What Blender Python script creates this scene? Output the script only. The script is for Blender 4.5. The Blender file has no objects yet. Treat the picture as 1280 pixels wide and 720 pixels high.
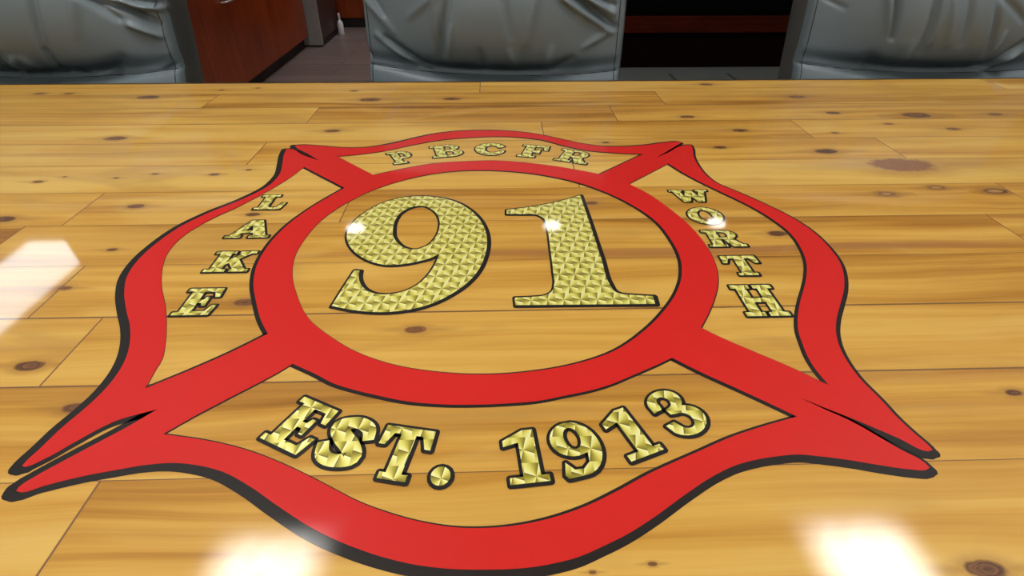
import bpy, bmesh, math, random
import numpy as np
from mathutils import Matrix, Vector
from mathutils.geometry import tessellate_polygon
random.seed(7)
D = {'outer':[(-324.7,879.5,1),(-314.6,881.7,0),(-283.8,877.1,0),(-242.1,868.0,0),(-206.4,868.5,0),(-170.3,883.9,0),(-135.9,907.3,0),(-106.3,926.5,0),(-59.5,941.9,0),(-19.6,944.2,0),(21.7,940.0,0),(69.4,924.1,0),(105.6,901.4,0),(143.2,876.1,0),(171.6,864.7,0),(202.0,861.5,0),(242.6,867.2,0),(282.3,878.9,0),(302.0,881.0,0),(305.0,876.9,1),(276.0,844.7,0),(247.9,813.8,1),(270.4,833.0,0),(306.9,864.9,0),(318.0,866.1,1),(316.4,850.6,0),(308.6,820.4,0),(304.6,782.6,0),(304.6,751.8,0),(310.1,722.1,0),(331.8,687.6,0),(353.8,650.8,0),(370.7,616.8,0),(381.0,581.4,0),(382.7,541.8,0),(378.8,510.0,0),(368.5,480.9,0),(357.0,459.0,0),(339.8,433.3,0),(323.6,409.4,0),(312.0,387.6,0),(305.8,369.3,0),(303.0,353.6,0),(302.3,330.3,0),(306.1,306.2,0),(308.4,285.8,0),(312.2,269.4,0),(315.3,258.2,0),(315.4,255.1,0),(311.5,254.2,0),(296.8,266.7,0),(270.3,288.1,0),(255.0,299.3,0),(242.2,309.2,1),(254.2,297.7,0),(268.8,285.3,0),(292.5,256.1,0),(302.6,244.3,0),(303.4,240.2,0),(299.3,238.3,0),(288.7,239.2,0),(269.5,243.2,0),(250.2,248.1,0),(230.5,252.0,0),(216.8,254.0,0),(198.7,252.8,0),(181.9,250.1,0),(167.1,246.1,0),(149.7,238.5,0),(123.9,223.4,0),(100.1,208.1,0),(80.6,196.9,0),(61.9,188.4,0),(46.1,182.2,0),(32.6,179.1,0),(15.5,176.7,0),(-8.5,176.2,0),(-34.0,177.6,0),(-55.9,181.2,0),(-74.6,186.4,0),(-94.5,193.7,0),(-115.1,203.1,0),(-146.6,222.1,0),(-172.4,239.0,0),(-195.6,251.3,0),(-214.6,256.9,0),(-232.5,259.4,0),(-252.5,258.0,0),(-267.6,255.0,0),(-286.2,250.9,0),(-311.7,242.9,0),(-323.8,238.0,0),(-328.1,239.3,0),(-328.5,242.5,0),(-323.9,249.4,0),(-313.2,261.7,0),(-300.2,275.4,0),(-282.2,294.5,0),(-268.7,311.1,1),(-295.9,299.2,0),(-313.7,280.2,0),(-326.2,265.5,0),(-335.2,259.0,0),(-338.0,259.7,0),(-338.0,263.1,0),(-335.7,273.9,0),(-331.7,295.1,0),(-326.4,312.7,0),(-322.6,330.7,0),(-321.9,351.2,0),(-324.7,369.9,0),(-332.0,391.3,0),(-343.7,414.4,0),(-362.2,442.6,0),(-380.4,473.3,0),(-392.5,501.4,0),(-397.8,534.0,0),(-395.6,569.7,0),(-386.2,609.6,0),(-365.7,647.8,0),(-340.2,681.5,0),(-318.2,722.8,0),(-313.9,762.9,0),(-321.9,804.5,0),(-330.2,839.7,0),(-333.5,863.3,1),(-327.6,864.6,0),(-303.4,841.3,0),(-269.7,815.6,1),(-295.9,845.5,0),(-321.0,872.4,0)],'panel_top':[(-246.3,832.4,1),(-210.1,840.7,0),(-174.7,853.9,0),(-132.7,879.4,0),(-88.7,900.2,0),(-42.0,909.6,0),(-5.8,913.2,0),(30.5,911.2,0),(76.5,896.1,0),(111.6,868.7,0),(142.1,849.1,0),(182.3,836.9,0),(231.5,829.6,1),(151.3,753.9,1),(130.6,764.9,0),(88.4,785.0,0),(33.1,802.7,0),(0.2,808.8,0),(-38.8,807.6,0),(-95.3,798.8,0),(-135.4,781.6,0),(-177.2,758.6,1)],'ring':[(-65.8,769.9,0),(-117.9,749.5,0),(-165.4,713.2,0),(-195.6,673.0,0),(-219.4,619.6,0),(-226.2,578.2,0),(-226.8,538.8,0),(-217.6,496.7,0),(-203.5,463.0,0),(-180.8,423.2,0),(-154.4,396.5,0),(-128.5,376.0,0),(-92.2,357.4,0),(-50.1,346.4,0),(-9.4,342.8,0),(31.4,346.0,0),(66.5,354.0,0),(102.3,369.6,0),(135.3,396.8,0),(162.9,428.3,0),(182.8,458.1,0),(195.5,485.6,0),(205.0,529.0,0),(204.7,561.9,0),(199.4,603.4,0),(175.5,657.8,0),(144.7,698.8,0),(109.8,729.9,0),(71.7,751.7,0),(31.7,765.6,0),(-17.7,772.7,0)],'panel_left':[(-285.6,791.4,1),(-209.9,716.9,1),(-237.0,665.0,0),(-256.6,612.3,0),(-264.5,559.0,0),(-262.1,515.0,0),(-252.8,480.6,0),(-241.4,454.4,0),(-224.3,420.1,0),(-212.5,402.0,1),(-234.6,379.4,0),(-261.6,356.1,0),(-289.8,334.3,1),(-292.0,355.0,0),(-293.0,369.0,0),(-299.9,389.8,0),(-309.5,412.3,0),(-323.8,441.6,0),(-347.8,483.2,0),(-361.0,511.7,0),(-372.4,549.5,0),(-372.0,586.6,0),(-357.3,627.4,0),(-334.2,665.2,0),(-311.0,713.1,0),(-297.0,748.5,0)],'panel_right':[(261.4,791.3,1),(271.1,762.5,0),(286.0,729.5,0),(310.1,685.7,0),(332.7,644.4,0),(345.2,611.1,0),(352.3,574.3,0),(348.8,537.3,0),(340.2,506.9,0),(329.2,483.5,0),(316.4,461.6,0),(300.9,437.0,0),(286.9,411.6,0),(278.4,391.4,0),(274.4,374.6,0),(271.0,356.5,0),(270.3,340.4,0),(272.3,322.3,1),(248.6,345.9,0),(224.4,366.7,0),(205.8,383.1,0),(189.5,399.7,1),(201.3,417.7,0),(215.6,442.0,0),(232.3,478.5,0),(238.3,501.6,0),(241.9,549.1,0),(235.7,600.2,0),(219.7,654.3,0),(204.8,690.9,0),(186.5,719.9,1)],'panel_bottom':[(-252.4,285.9,1),(-235.6,304.0,0),(-210.8,327.6,0),(-189.0,348.3,0),(-177.9,360.8,1),(-154.0,346.8,0),(-136.4,335.5,0),(-117.8,327.7,0),(-101.9,322.3,0),(-73.8,314.1,0),(-42.4,309.8,0),(-15.6,309.0,0),(9.9,309.8,0),(31.1,311.7,0),(54.4,317.1,0),(76.7,322.7,0),(91.9,328.2,0),(112.6,338.5,0),(135.2,350.1,0),(151.5,359.3,1),(170.7,341.2,0),(194.9,320.8,0),(218.2,300.8,0),(230.7,289.6,1),(198.6,280.2,0),(173.7,271.7,0),(142.0,257.9,0),(118.3,247.6,0),(104.2,241.1,0),(78.0,227.2,0),(54.7,216.3,0),(29.1,208.1,0),(12.9,204.9,0),(-6.1,203.2,0),(-26.6,203.8,0),(-52.5,208.7,0),(-71.4,214.7,0),(-93.6,223.8,0),(-116.7,236.4,0),(-129.0,243.2,0),(-151.9,255.1,0),(-186.8,270.1,0),(-217.1,278.9,0)],'nine':[(-163.7,442.9,1),(-159.5,472.9,0),(-154.3,506.7,1),(-148.4,505.4,1),(-147.4,495.2,0),(-142.7,480.9,0),(-135.5,470.2,0),(-125.0,462.9,0),(-113.2,461.0,0),(-100.3,463.9,0),(-86.1,474.3,0),(-74.4,495.0,0),(-68.5,516.1,0),(-65.3,538.9,1),(-74.5,529.5,0),(-87.4,522.8,0),(-105.4,517.1,0),(-121.8,516.4,0),(-139.5,523.8,0),(-157.1,539.3,0),(-172.1,562.7,0),(-177.5,578.1,0),(-179.8,594.1,0),(-177.1,617.9,0),(-165.8,645.6,0),(-145.8,672.1,0),(-122.5,684.5,0),(-100.0,686.8,0),(-74.2,681.0,0),(-53.4,668.6,0),(-35.2,646.4,0),(-20.6,616.3,0),(-13.2,585.1,0),(-11.7,558.4,0),(-14.5,529.5,0),(-20.3,504.6,0),(-31.7,479.7,0),(-46.3,460.8,0),(-64.1,445.2,0),(-81.8,436.4,0),(-99.7,432.3,0),(-121.5,432.0,0),(-142.3,435.9,0)],'nine_hole':[(-125.4,592.7,0),(-126.6,617.6,0),(-120.2,643.9,0),(-106.7,656.8,0),(-95.9,658.2,0),(-82.9,647.1,0),(-72.2,622.6,0),(-70.0,599.7,0),(-73.4,574.0,0),(-81.9,556.0,0),(-94.5,548.3,0),(-106.7,552.9,0),(-117.2,566.4,0),(-123.1,579.8,0)],'one':[(12.8,644.1,1),(30.5,647.9,0),(50.4,653.8,0),(70.9,661.5,0),(91.9,671.6,0),(113.0,684.2,1),(114.9,595.8,0),(115.8,522.0,0),(117.0,468.8,0),(119.0,460.3,0),(124.3,455.8,0),(135.5,453.5,0),(156.4,450.7,1),(155.5,437.6,1),(17.1,439.2,1),(16.6,451.9,1),(33.7,452.7,0),(47.3,455.0,0),(55.2,462.0,0),(58.6,473.8,0),(59.7,496.9,0),(60.7,543.8,0),(60.6,602.0,0),(58.3,620.7,0),(50.1,630.1,0),(34.6,631.5,0),(12.5,632.6,1)],'letters':[('L',[-313.6,653.3,37.0,0.0,0.0,42.6]),('A',[-321.0,580.7,49.9,0.0,0.0,43.0]),('K',[-316.4,507.5,46.7,0.0,0.0,41.9]),('E',[-315.0,431.8,37.6,0.0,0.0,44.6]),('W',[236.3,660.9,51.9,0.0,0.0,35.8]),('O',[243.0,601.2,41.6,0.0,0.0,41.8]),('R',[245.9,545.4,43.4,0.0,0.0,38.3]),('T',[248.0,485.7,41.0,0.0,0.0,39.2]),('H',[239.4,415.4,42.8,0.0,0.0,52.1]),('P',[-152.3,797.1,32.0,10.0,-19.4,45.2]),('B',[-95.9,820.8,46.4,10.2,-10.5,48.0]),('C',[-30.8,830.6,46.2,0.5,-2.5,49.9]),('F',[32.7,825.7,41.6,-10.8,13.6,49.3]),('R',[88.6,809.8,46.4,-20.8,19.5,45.0])],'joints':{0:[-31,-1278],1:[-560,332],2:[-336,221],3:[82,535],4:[-375,637],5:[116],6:[-532,-195,707],7:[623],8:[675],9:[-378],10:[546,-573],11:[-276],12:[205],13:[-129],14:[]},'knots':[[-928,1186,13.0],[-870,1185,11.4],[-696,1156,22.4],[-569,1204,6.6],[-293,1191,8.3],[-499,1217,6.7],[-86,1131,17.6],[456,1223,15.6],[611,1128,17.9],[-248,1129,22.2],[353,1009,14.7],[634,1025,13.6],[783,1008,28.4],[933,1009,13.5],[-633,921,18.6],[-281,949,13.8],[424,934,13.9],[702,961,8.6],[583,918,6.9],[800,933,12.6],[362,856,11.7],[526,835,19.2],[181,882,6.6],[-647,749,7.9],[-620,765,3.4],[-544,759,4.6],[-495,772,5.8],[-409,768,8.1],[-365,784,4.7],[614,778,43.7],[-469,668,11.4],[-615,636,14.9],[532,679,12.0],[613,697,11.2],[687,684,16.6],[-309,641,9.1],[125,662,8.5],[337,575,12.5],[-439,558,6.4],[-252,452,11.1],[-445,482,7.4],[-403,365,12.3],[-77,405,10.4],[-334,315,10.7],[420,310,7.8],[291,168,12.0],[91,177,2.9],[54,173,2.4],[-183,716,5.5]]}
CREASES = {'left':[(0.074,0.892,0.059,0.805,9,9),(0.059,0.805,0.057,0.753,8,8),(0.072,0.762,0.088,0.75,8,10),(0.188,0.779,0.13,0.744,10,14),(0.169,0.9,0.218,0.853,8,8),(0.218,0.853,0.279,0.823,-9,8),(0.188,0.895,0.249,0.869,10,7),(0.249,0.869,0.282,0.849,10,7),(0.203,0.9,0.302,0.873,-8,7),(0.248,0.895,0.298,0.886,9,6),(0.271,0.881,0.305,0.878,-5,5),(-0.045,0.805,-0.068,0.745,6,8),(-0.022,0.788,-0.047,0.744,-6,8),(-0.001,0.788,0.016,0.75,-5,9),(0.292,0.761,0.263,0.749,5,6),(0.143,0.892,0.132,0.837,-4,10)],'mid':[(-0.246,0.81,-0.146,0.757,13,10),(-0.268,0.818,-0.175,0.76,-7,8),(-0.282,0.884,-0.225,0.828,-5,10),(-0.268,0.892,-0.243,0.861,5,8),(-0.091,0.872,-0.11,0.78,9,9),(-0.116,0.895,-0.116,0.831,-6,9),(-0.081,0.848,-0.088,0.772,-6,8),(-0.297,0.788,-0.286,0.763,6,5),(-0.134,0.895,-0.179,0.862,-4,10),(0.038,0.899,0.052,0.835,5,9),(0.104,0.9,0.088,0.82,-5,10),(0.155,0.901,0.183,0.871,5,7),(0.22,0.899,0.273,0.87,-10,6),(0.216,0.887,0.276,0.845,12,7),(0.236,0.903,0.274,0.888,9,5),(0.199,0.879,0.272,0.833,-8,7),(0.263,0.833,0.213,0.804,-4,8),(-0.021,0.8,-0.013,0.757,6,10),(0.142,0.805,0.131,0.762,-6,9),(0.052,0.799,0.061,0.759,-5,9),(0.188,0.781,0.144,0.76,6,10)],'right':[(-0.137,0.886,-0.126,0.82,10,6),(-0.154,0.894,-0.139,0.837,-7,7),(-0.065,0.887,-0.059,0.795,8,8),(-0.056,0.895,-0.049,0.812,-5,8),(0.006,0.888,0.022,0.814,7,9),(-0.028,0.879,-0.01,0.813,-5,8),(0.069,0.88,0.099,0.78,8,9),(0.11,0.832,0.098,0.771,-6,8),(0.188,0.79,0.133,0.745,-9,8),(0.174,0.807,0.111,0.754,9,9),(-0.151,0.776,-0.122,0.744,10,14),(-0.084,0.812,-0.078,0.75,-5,10),(0.087,0.897,0.149,0.857,6,9),(-0.255,0.885,-0.23,0.874,4,6)]}
PANEL_E, SOFT_E = 3.0, 15.5
C = bpy.context.scene.collection
scene = bpy.context.scene
scene.view_settings.view_transform = 'Standard'
scene.view_settings.look = 'None'
scene.view_settings.exposure = 0.60
TT = 0.75            # table top height

# ------------------------------------------------------------------ helpers
def empty(name, loc, label, cat, rz=0.0, group=None):
    o = bpy.data.objects.new(name, None); C.objects.link(o)
    o.location = loc; o.rotation_euler = (0, 0, rz)
    o['label'] = label; o['category'] = cat
    if group: o['group'] = group
    return o

def link_mesh(name, me, mat, parent=None, label=None, smooth=False):
    o = bpy.data.objects.new(name, me); C.objects.link(o)
    for m in (mat if isinstance(mat, (list, tuple)) else [mat]): me.materials.append(m)
    if parent is not None: o.parent = parent
    if label: o['label'] = label
    if smooth: me.shade_smooth()
    return o

def obj(name, bm, mat, parent=None, label=None, smooth=False):
    bmesh.ops.recalc_face_normals(bm, faces=bm.faces)
    me = bpy.data.meshes.new(name); bm.to_mesh(me); bm.free()
    return link_mesh(name, me, mat, parent, label, smooth)

def struct(name, bm, mat):
    o = obj(name, bm, mat); o['kind'] = 'structure'; return o

def add_box(bm, lo, hi, bev=0.0, seg=2):
    lo = Vector(lo); hi = Vector(hi)
    r = bmesh.ops.create_cube(bm, size=1.0, matrix=Matrix.Translation((lo+hi)/2) @ Matrix.Diagonal((*(hi-lo), 1)))
    if bev > 0:
        es = list({e for v in r['verts'] for e in v.link_edges})
        bmesh.ops.bevel(bm, geom=es, offset=bev, segments=seg, profile=0.5, affect='EDGES', clamp_overlap=True)

def box(lo, hi, bev=0.0, seg=2):
    bm = bmesh.new(); add_box(bm, lo, hi, bev, seg); return bm

def add_tube(bm, pts, rad, n=10, cap=True):
    pts = [Vector(p) for p in pts]; rings = []
    for i, p in enumerate(pts):
        t = (pts[min(i+1, len(pts)-1)] - pts[max(i-1, 0)]).normalized()
        a = t.cross(Vector((0, 0, 1)))
        if a.length < 1e-4: a = t.cross(Vector((1, 0, 0)))
        a.normalize(); b = t.cross(a)
        r = rad[i] if isinstance(rad, (list, tuple)) else rad
        rings.append([bm.verts.new(p + a*r*math.cos(2*math.pi*k/n) + b*r*math.sin(2*math.pi*k/n)) for k in range(n)])
    for r0, r1 in zip(rings, rings[1:]):
        for k in range(n): bm.faces.new((r0[k], r0[(k+1) % n], r1[(k+1) % n], r1[k]))
    if cap:
        bm.faces.new(rings[0][::-1]); bm.faces.new(rings[-1])

def add_lathe(bm, prof, loc=(0, 0, 0), n=24):
    loc = Vector(loc); rings = []
    for r, z in prof:
        rings.append([bm.verts.new(loc + Vector((r*math.cos(2*math.pi*k/n), r*math.sin(2*math.pi*k/n), z))) for k in range(n)])
    for r0, r1 in zip(rings, rings[1:]):
        for k in range(n): bm.faces.new((r0[k], r0[(k+1) % n], r1[(k+1) % n], r1[k]))
    bm.faces.new(rings[0][::-1]); bm.faces.new(rings[-1])

# ------------------------------------------------------------------ materials
class NT:
    def __init__(s, name):
        s.m = bpy.data.materials.new(name); s.m.use_nodes = True
        s.t = s.m.node_tree; s.t.nodes.clear()
        s.out = s.t.nodes.new('ShaderNodeOutputMaterial')
    def n(s, typ, **kw):
        nd = s.t.nodes.new(typ)
        for k, v in kw.items():
            if k.startswith('i_'): s.set(nd.inputs[k[2:].replace('_', ' ')], v)
            else: setattr(nd, k, v)
        return nd
    def set(s, inp, v):
        if isinstance(v, bpy.types.NodeSocket): s.t.links.new(v, inp)
        else: inp.default_value = v
    def math(s, op, a, b=0.0, c=0.0, clamp=False):
        nd = s.t.nodes.new('ShaderNodeMath'); nd.operation = op; nd.use_clamp = clamp
        s.set(nd.inputs[0], a); s.set(nd.inputs[1], b); s.set(nd.inputs[2], c); return nd.outputs[0]
    def xyz(s, a, b, c):
        nd = s.t.nodes.new('ShaderNodeCombineXYZ')
        for i, v in enumerate((a, b, c)): s.set(nd.inputs[i], v)
        return nd.outputs[0]
    def sep(s, v):
        nd = s.t.nodes.new('ShaderNodeSeparateXYZ'); s.set(nd.inputs[0], v); return nd.outputs
    def noise(s, v, scale=1.0, detail=3.0, rough=0.5, dist=0.0):
        nd = s.t.nodes.new('ShaderNodeTexNoise'); s.set(nd.inputs['Vector'], v)
        nd.inputs['Scale'].default_value = scale; nd.inputs['Detail'].default_value = detail
        nd.inputs['Roughness'].default_value = rough; nd.inputs['Distortion'].default_value = dist
        return nd.outputs['Fac']
    def ramp(s, f, stops, interp='LINEAR'):
        nd = s.t.nodes.new('ShaderNodeValToRGB'); s.set(nd.inputs[0], f); cr = nd.color_ramp; cr.interpolation = interp
        while len(cr.elements) < len(stops): cr.elements.new(0.5)
        for e, (p, c) in zip(cr.elements, stops): e.position = p; e.color = (*c, 1)
        return nd.outputs[0]
    def mix(s, f, a, b, blend='MIX'):
        nd = s.t.nodes.new('ShaderNodeMix'); nd.data_type = 'RGBA'; nd.blend_type = blend
        s.set(nd.inputs[0], f)
        for i, v in ((6, a), (7, b)):
            s.set(nd.inputs[i], (*v, 1) if isinstance(v, tuple) and len(v) == 3 else v)
        return nd.outputs[2]
    def pos(s): return s.t.nodes.new('ShaderNodeTexCoord').outputs['Object']
    def smooth(s, v, a, b):
        nd = s.t.nodes.new('ShaderNodeMapRange'); nd.interpolation_type = 'SMOOTHSTEP'
        s.set(nd.inputs[0], v); s.set(nd.inputs[1], a); s.set(nd.inputs[2], b); return nd.outputs[0]
    def bsdf(s, color, rough=0.5, metal=0.0, coat=0.0, coat_rough=0.05, spec=0.5, bump=None, bstr=0.2, bdist=0.01):
        b = s.t.nodes.new('ShaderNodeBsdfPrincipled')
        s.set(b.inputs['Base Color'], (*color, 1) if isinstance(color, tuple) and len(color) == 3 else color)
        s.set(b.inputs['Roughness'], rough); s.set(b.inputs['Metallic'], metal)
        b.inputs['Coat Weight'].default_value = coat; b.inputs['Coat Roughness'].default_value = coat_rough
        b.inputs['Specular IOR Level'].default_value = spec
        if bump is not None:
            bp = s.t.nodes.new('ShaderNodeBump'); s.set(bp.inputs['Height'], bump)
            bp.inputs['Strength'].default_value = bstr; bp.inputs['Distance'].default_value = bdist
            s.t.links.new(bp.outputs[0], b.inputs['Normal'])
        s.t.links.new(b.outputs[0], s.out.inputs[0]); return s.m

def plain(name, color, rough=0.5, metal=0.0, var=0.12, scale=30.0, coat=0.0, bstr=0.0, spec=0.5, coat_rough=0.05):
    m = NT(name); p = m.pos(); f = m.noise(p, scale, 3)
    a = tuple(c*(1-var) for c in color); b = tuple(min(1, c*(1+var)) for c in color)
    return m.bsdf(m.mix(f, a, b), rough, metal, coat, coat_rough, spec, f if bstr else None, bstr, 0.002)

COAT = 1.0; CR = 0.045
def wood_mat():
    m = NT('knotty_pine'); p = m.pos(); x, y, _ = m.sep(p)
    def attr(n):
        a = m.t.nodes.new('ShaderNodeAttribute'); a.attribute_name = n; return a.outputs['Vector']
    kx, ky, kr = m.sep(attr('knot')); seed, tone, red = m.sep(attr('plank')); kdark, kcore, _k = m.sep(attr('knot_kind'))
    warp = m.noise(m.xyz(m.math('MULTIPLY', x, 3.0), m.math('MULTIPLY', y, 9.0), seed), 1.0, 2)
    warp = m.math('SUBTRACT', warp, 0.5)
    dx = m.math('DIVIDE', m.math('SUBTRACT', x, kx), m.math('MULTIPLY', kr, 1.25))
    dyr = m.math('SUBTRACT', y, ky)
    dy = m.math('DIVIDE', dyr, m.math('MULTIPLY', kr, 0.62))
    wob = m.math('MULTIPLY', m.math('SUBTRACT', m.noise(p, 90.0, 2), 0.5), 0.5)
    rho2 = m.math('ADD', m.math('MULTIPLY', dx, dx), m.math('MULTIPLY', dy, dy))
    rho = m.math('ADD', m.math('SQRT', rho2), wob)
    # grain lines stream around the knot
    fall = m.math('DIVIDE', 1.0, m.math('MAXIMUM', rho2, 1.0))
    psi = m.math('MULTIPLY', dyr, m.math('SUBTRACT', 1.0, m.math('MULTIPLY', fall, 0.93)))
    g = m.math('ADD', m.math('ADD', psi, ky), m.math('MULTIPLY', warp, 0.030))
    broad = m.noise(m.xyz(m.math('MULTIPLY', x, 1.3), m.math('MULTIPLY', g, 22.0), seed), 1.0, 2, 0.5, 0.3)
    mid = m.noise(m.xyz(m.math('MULTIPLY', x, 2.2), m.math('MULTIPLY', g, 85.0), seed), 1.0, 3, 0.55, 0.2)
    fine = m.noise(m.xyz(m.math('MULTIPLY', x, 7.0), m.math('MULTIPLY', g, 420.0), seed), 1.0, 2)
    v = m.math('ADD', m.math('MULTIPLY', broad, 0.62), m.math('MULTIPLY', mid, 0.34))
    v = m.math('ADD', v, m.math('MULTIPLY', fine, 0.10))
    v = m.math('ADD', v, m.math('MULTIPLY', m.math('SUBTRACT', tone, 0.42), 0.30))
    v = m.math('MULTIPLY_ADD', m.math('SUBTRACT', v, 0.53), 1.30, 0.53)
    col = m.ramp(v, [(0.30, WOOD[0]), (0.43, WOOD[1]), (0.55, WOOD[2]), (0.68, WOOD[3]), (0.85, WOOD[4])])
    # heart-wood: reddish streaks
    redm = m.math('MULTIPLY', m.smooth(m.noise(m.xyz(m.math('MULTIPLY', x, 0.9), m.math('MULTIPLY', g, 38.0), m.math('ADD', seed, 9.0)), 1.0, 3), 0.52, 0.72), red)
    col = m.mix(redm, col, REDW)
    blot = m.noise(m.xyz(m.math('MULTIPLY', x, 3.5), m.math('MULTIPLY', g, 11.0), m.math('ADD', seed, 31.0)), 1.0, 3, 0.55, 0.8)
    col = m.mix(m.math('MULTIPLY', m.smooth(blot, 0.50, 0.74), 0.42), col, (0.40, 0.205, 0.050))
    col = m.mix(m.math('MULTIPLY', m.math('SUBTRACT', 1.0, m.smooth(blot, 0.28, 0.46)), 0.30), col, (0.82, 0.56, 0.17))
    # darker halo then the knot itself
    halo = m.math('MULTIPLY', m.math('SUBTRACT', 1.0, m.smooth(rho, 0.8, 2.3)), m.math('MULTIPLY_ADD', kcore, 0.30, 0.42))
    tail = m.math('SUBTRACT', 1.0, m.smooth(m.math('ABSOLUTE', dy), 0.0, 1.1))
    tail = m.math('MULTIPLY', tail, m.math('SUBTRACT', 1.0, m.smooth(m.math('ABSOLUTE', dx), 1.0, 4.5)))
    halo = m.math('MAXIMUM', halo, m.math('MULTIPLY', tail, 0.45))
    col = m.mix(halo, col, (0.27, 0.115, 0.030))
    ringn = m.noise(m.xyz(m.math('MULTIPLY', rho, 4.5), seed, m.math('MULTIPLY', dx, 0.6)), 1.0, 2)
    kc = m.ramp(ringn, [(0.30, (0.050, 0.022, 0.011)), (0.52, (0.135, 0.056, 0.024)), (0.70, (0.27, 0.125, 0.05))])
    kc = m.mix(kdark, (0.30, 0.125, 0.045), kc)
    kc = m.mix(m.math('MULTIPLY', kcore, m.math('SUBTRACT', 1.0, m.smooth(rho, 0.35, 0.75))), kc, (0.42, 0.24, 0.085))
    col = m.mix(m.math('SUBTRACT', 1.0, m.smooth(rho, 0.72, 1.08)), col, kc)
    return m.bsdf(col, 0.5, 0.0, COAT, CR, 0.2)

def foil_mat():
    # machine-turned gold leaf: pinwheel facets in a grid, glint and shade painted as colour
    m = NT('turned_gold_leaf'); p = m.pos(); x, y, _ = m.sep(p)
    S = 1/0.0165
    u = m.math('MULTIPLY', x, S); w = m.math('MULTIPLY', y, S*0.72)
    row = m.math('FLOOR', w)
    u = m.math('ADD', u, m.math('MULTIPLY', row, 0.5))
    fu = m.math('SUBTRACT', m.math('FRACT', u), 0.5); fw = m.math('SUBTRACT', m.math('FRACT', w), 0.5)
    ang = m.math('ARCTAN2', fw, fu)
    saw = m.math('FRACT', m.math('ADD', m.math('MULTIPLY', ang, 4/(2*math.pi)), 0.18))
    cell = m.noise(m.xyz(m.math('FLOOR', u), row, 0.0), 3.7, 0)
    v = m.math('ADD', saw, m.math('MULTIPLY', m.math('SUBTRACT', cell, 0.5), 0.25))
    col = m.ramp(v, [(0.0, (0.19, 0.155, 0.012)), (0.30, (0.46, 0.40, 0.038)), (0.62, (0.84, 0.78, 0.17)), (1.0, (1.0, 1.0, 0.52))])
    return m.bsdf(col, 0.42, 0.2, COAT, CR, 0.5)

def leather_mat(name, color):
    m = NT(name); p = m.pos()
    v = m.t.nodes.new('ShaderNodeTexVoronoi'); m.set(v.inputs['Vector'], p); v.inputs['Scale'].default_value = 420
    f = m.noise(p, 9.0, 3)
    a = tuple(c*0.86 for c in color); b = tuple(c*1.12 for c in color)
    return m.bsdf(m.mix(f, a, b), 0.42, 0, 0, 0.05, 0.35, v.outputs['Distance'], 0.08, 0.001)

def cherry_mat(name, dark, light, rough=0.28, axis=2, gloss=0.10, spec=0.22):
    m = NT(name); p = m.pos(); q = list(m.sep(p))
    s = [55.0, 55.0, 55.0]; s[axis] = 2.2
    v = m.xyz(*[m.math('MULTIPLY', q[i], s[i]) for i in range(3)])
    f = m.math('ADD', m.math('MULTIPLY', m.noise(v, 1.0, 3), 0.6), m.math('MULTIPLY', m.noise(p, 3.0, 2), 0.4))
    return m.bsdf(m.ramp(f, [(0.36, dark), (0.62, light)]), rough, 0, gloss, 0.15, spec)

def floor_mat():
    m = NT('grey_brown_plank_floor'); p = m.pos(); x, y, _ = m.sep(p)
    b = m.t.nodes.new('ShaderNodeTexBrick'); m.set(b.inputs['Vector'], p)
    b.inputs['Color1'].default_value = (0.10, 0.10, 0.10, 1); b.inputs['Color2'].default_value = (0.9, 0.9, 0.9, 1)
    b.inputs['Mortar'].default_value = (0, 0, 0, 1); b.inputs['Scale'].default_value = 1.0
    b.inputs['Mortar Size'].default_value = 0.003; b.inputs['Brick Width'].default_value = 1.2; b.inputs['Row Height'].default_value = 0.16
    f = m.noise(m.xyz(m.math('MULTIPLY', x, 2.0), m.math('MULTIPLY', y, 40.0), 0.0), 1.0, 3)
    v = m.math('ADD', m.math('MULTIPLY', b.outputs['Color'], 0.35), m.math('MULTIPLY', f, 0.65))
    col = m.ramp(v, [(0.2, (0.125, 0.090, 0.082)), (0.5, (0.185, 0.138, 0.128)), (0.8, (0.245, 0.188, 0.175))])
    col = m.mix(b.outputs['Fac'], col, (0.03, 0.02, 0.02))
    return m.bsdf(col, 0.35, 0, 0, 0.05, 0.4)

def emit_mat(name, strength, color=(1, 1, 1), soft=None):
    m = NT(name); e = m.t.nodes.new('ShaderNodeEmission'); e.inputs[0].default_value = (*color, 1)
    if soft:
        # emission dies away to the frame so the mirrored panel gets soft edges
        x, y, _ = m.sep(m.pos())
        fx = m.math('SUBTRACT', 1.0, m.smooth(m.math('ABSOLUTE', x), soft[0]*0.30, soft[0]))
        fy = m.math('SUBTRACT', 1.0, m.smooth(m.math('ABSOLUTE', y), soft[1]*0.62, soft[1]))
        n = m.noise(m.pos(), 16.0, 3)
        st = m.math('MULTIPLY', m.math('MULTIPLY', fx, fy), m.math('ADD', 0.6, m.math('MULTIPLY', n, 0.8)))
        m.set(e.inputs[1], m.math('ADD', m.math('MULTIPLY', st, strength), strength*0.015))
    else:
        e.inputs[1].default_value = strength
    m.t.links.new(e.outputs[0], m.out.inputs[0]); return m.m

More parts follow.
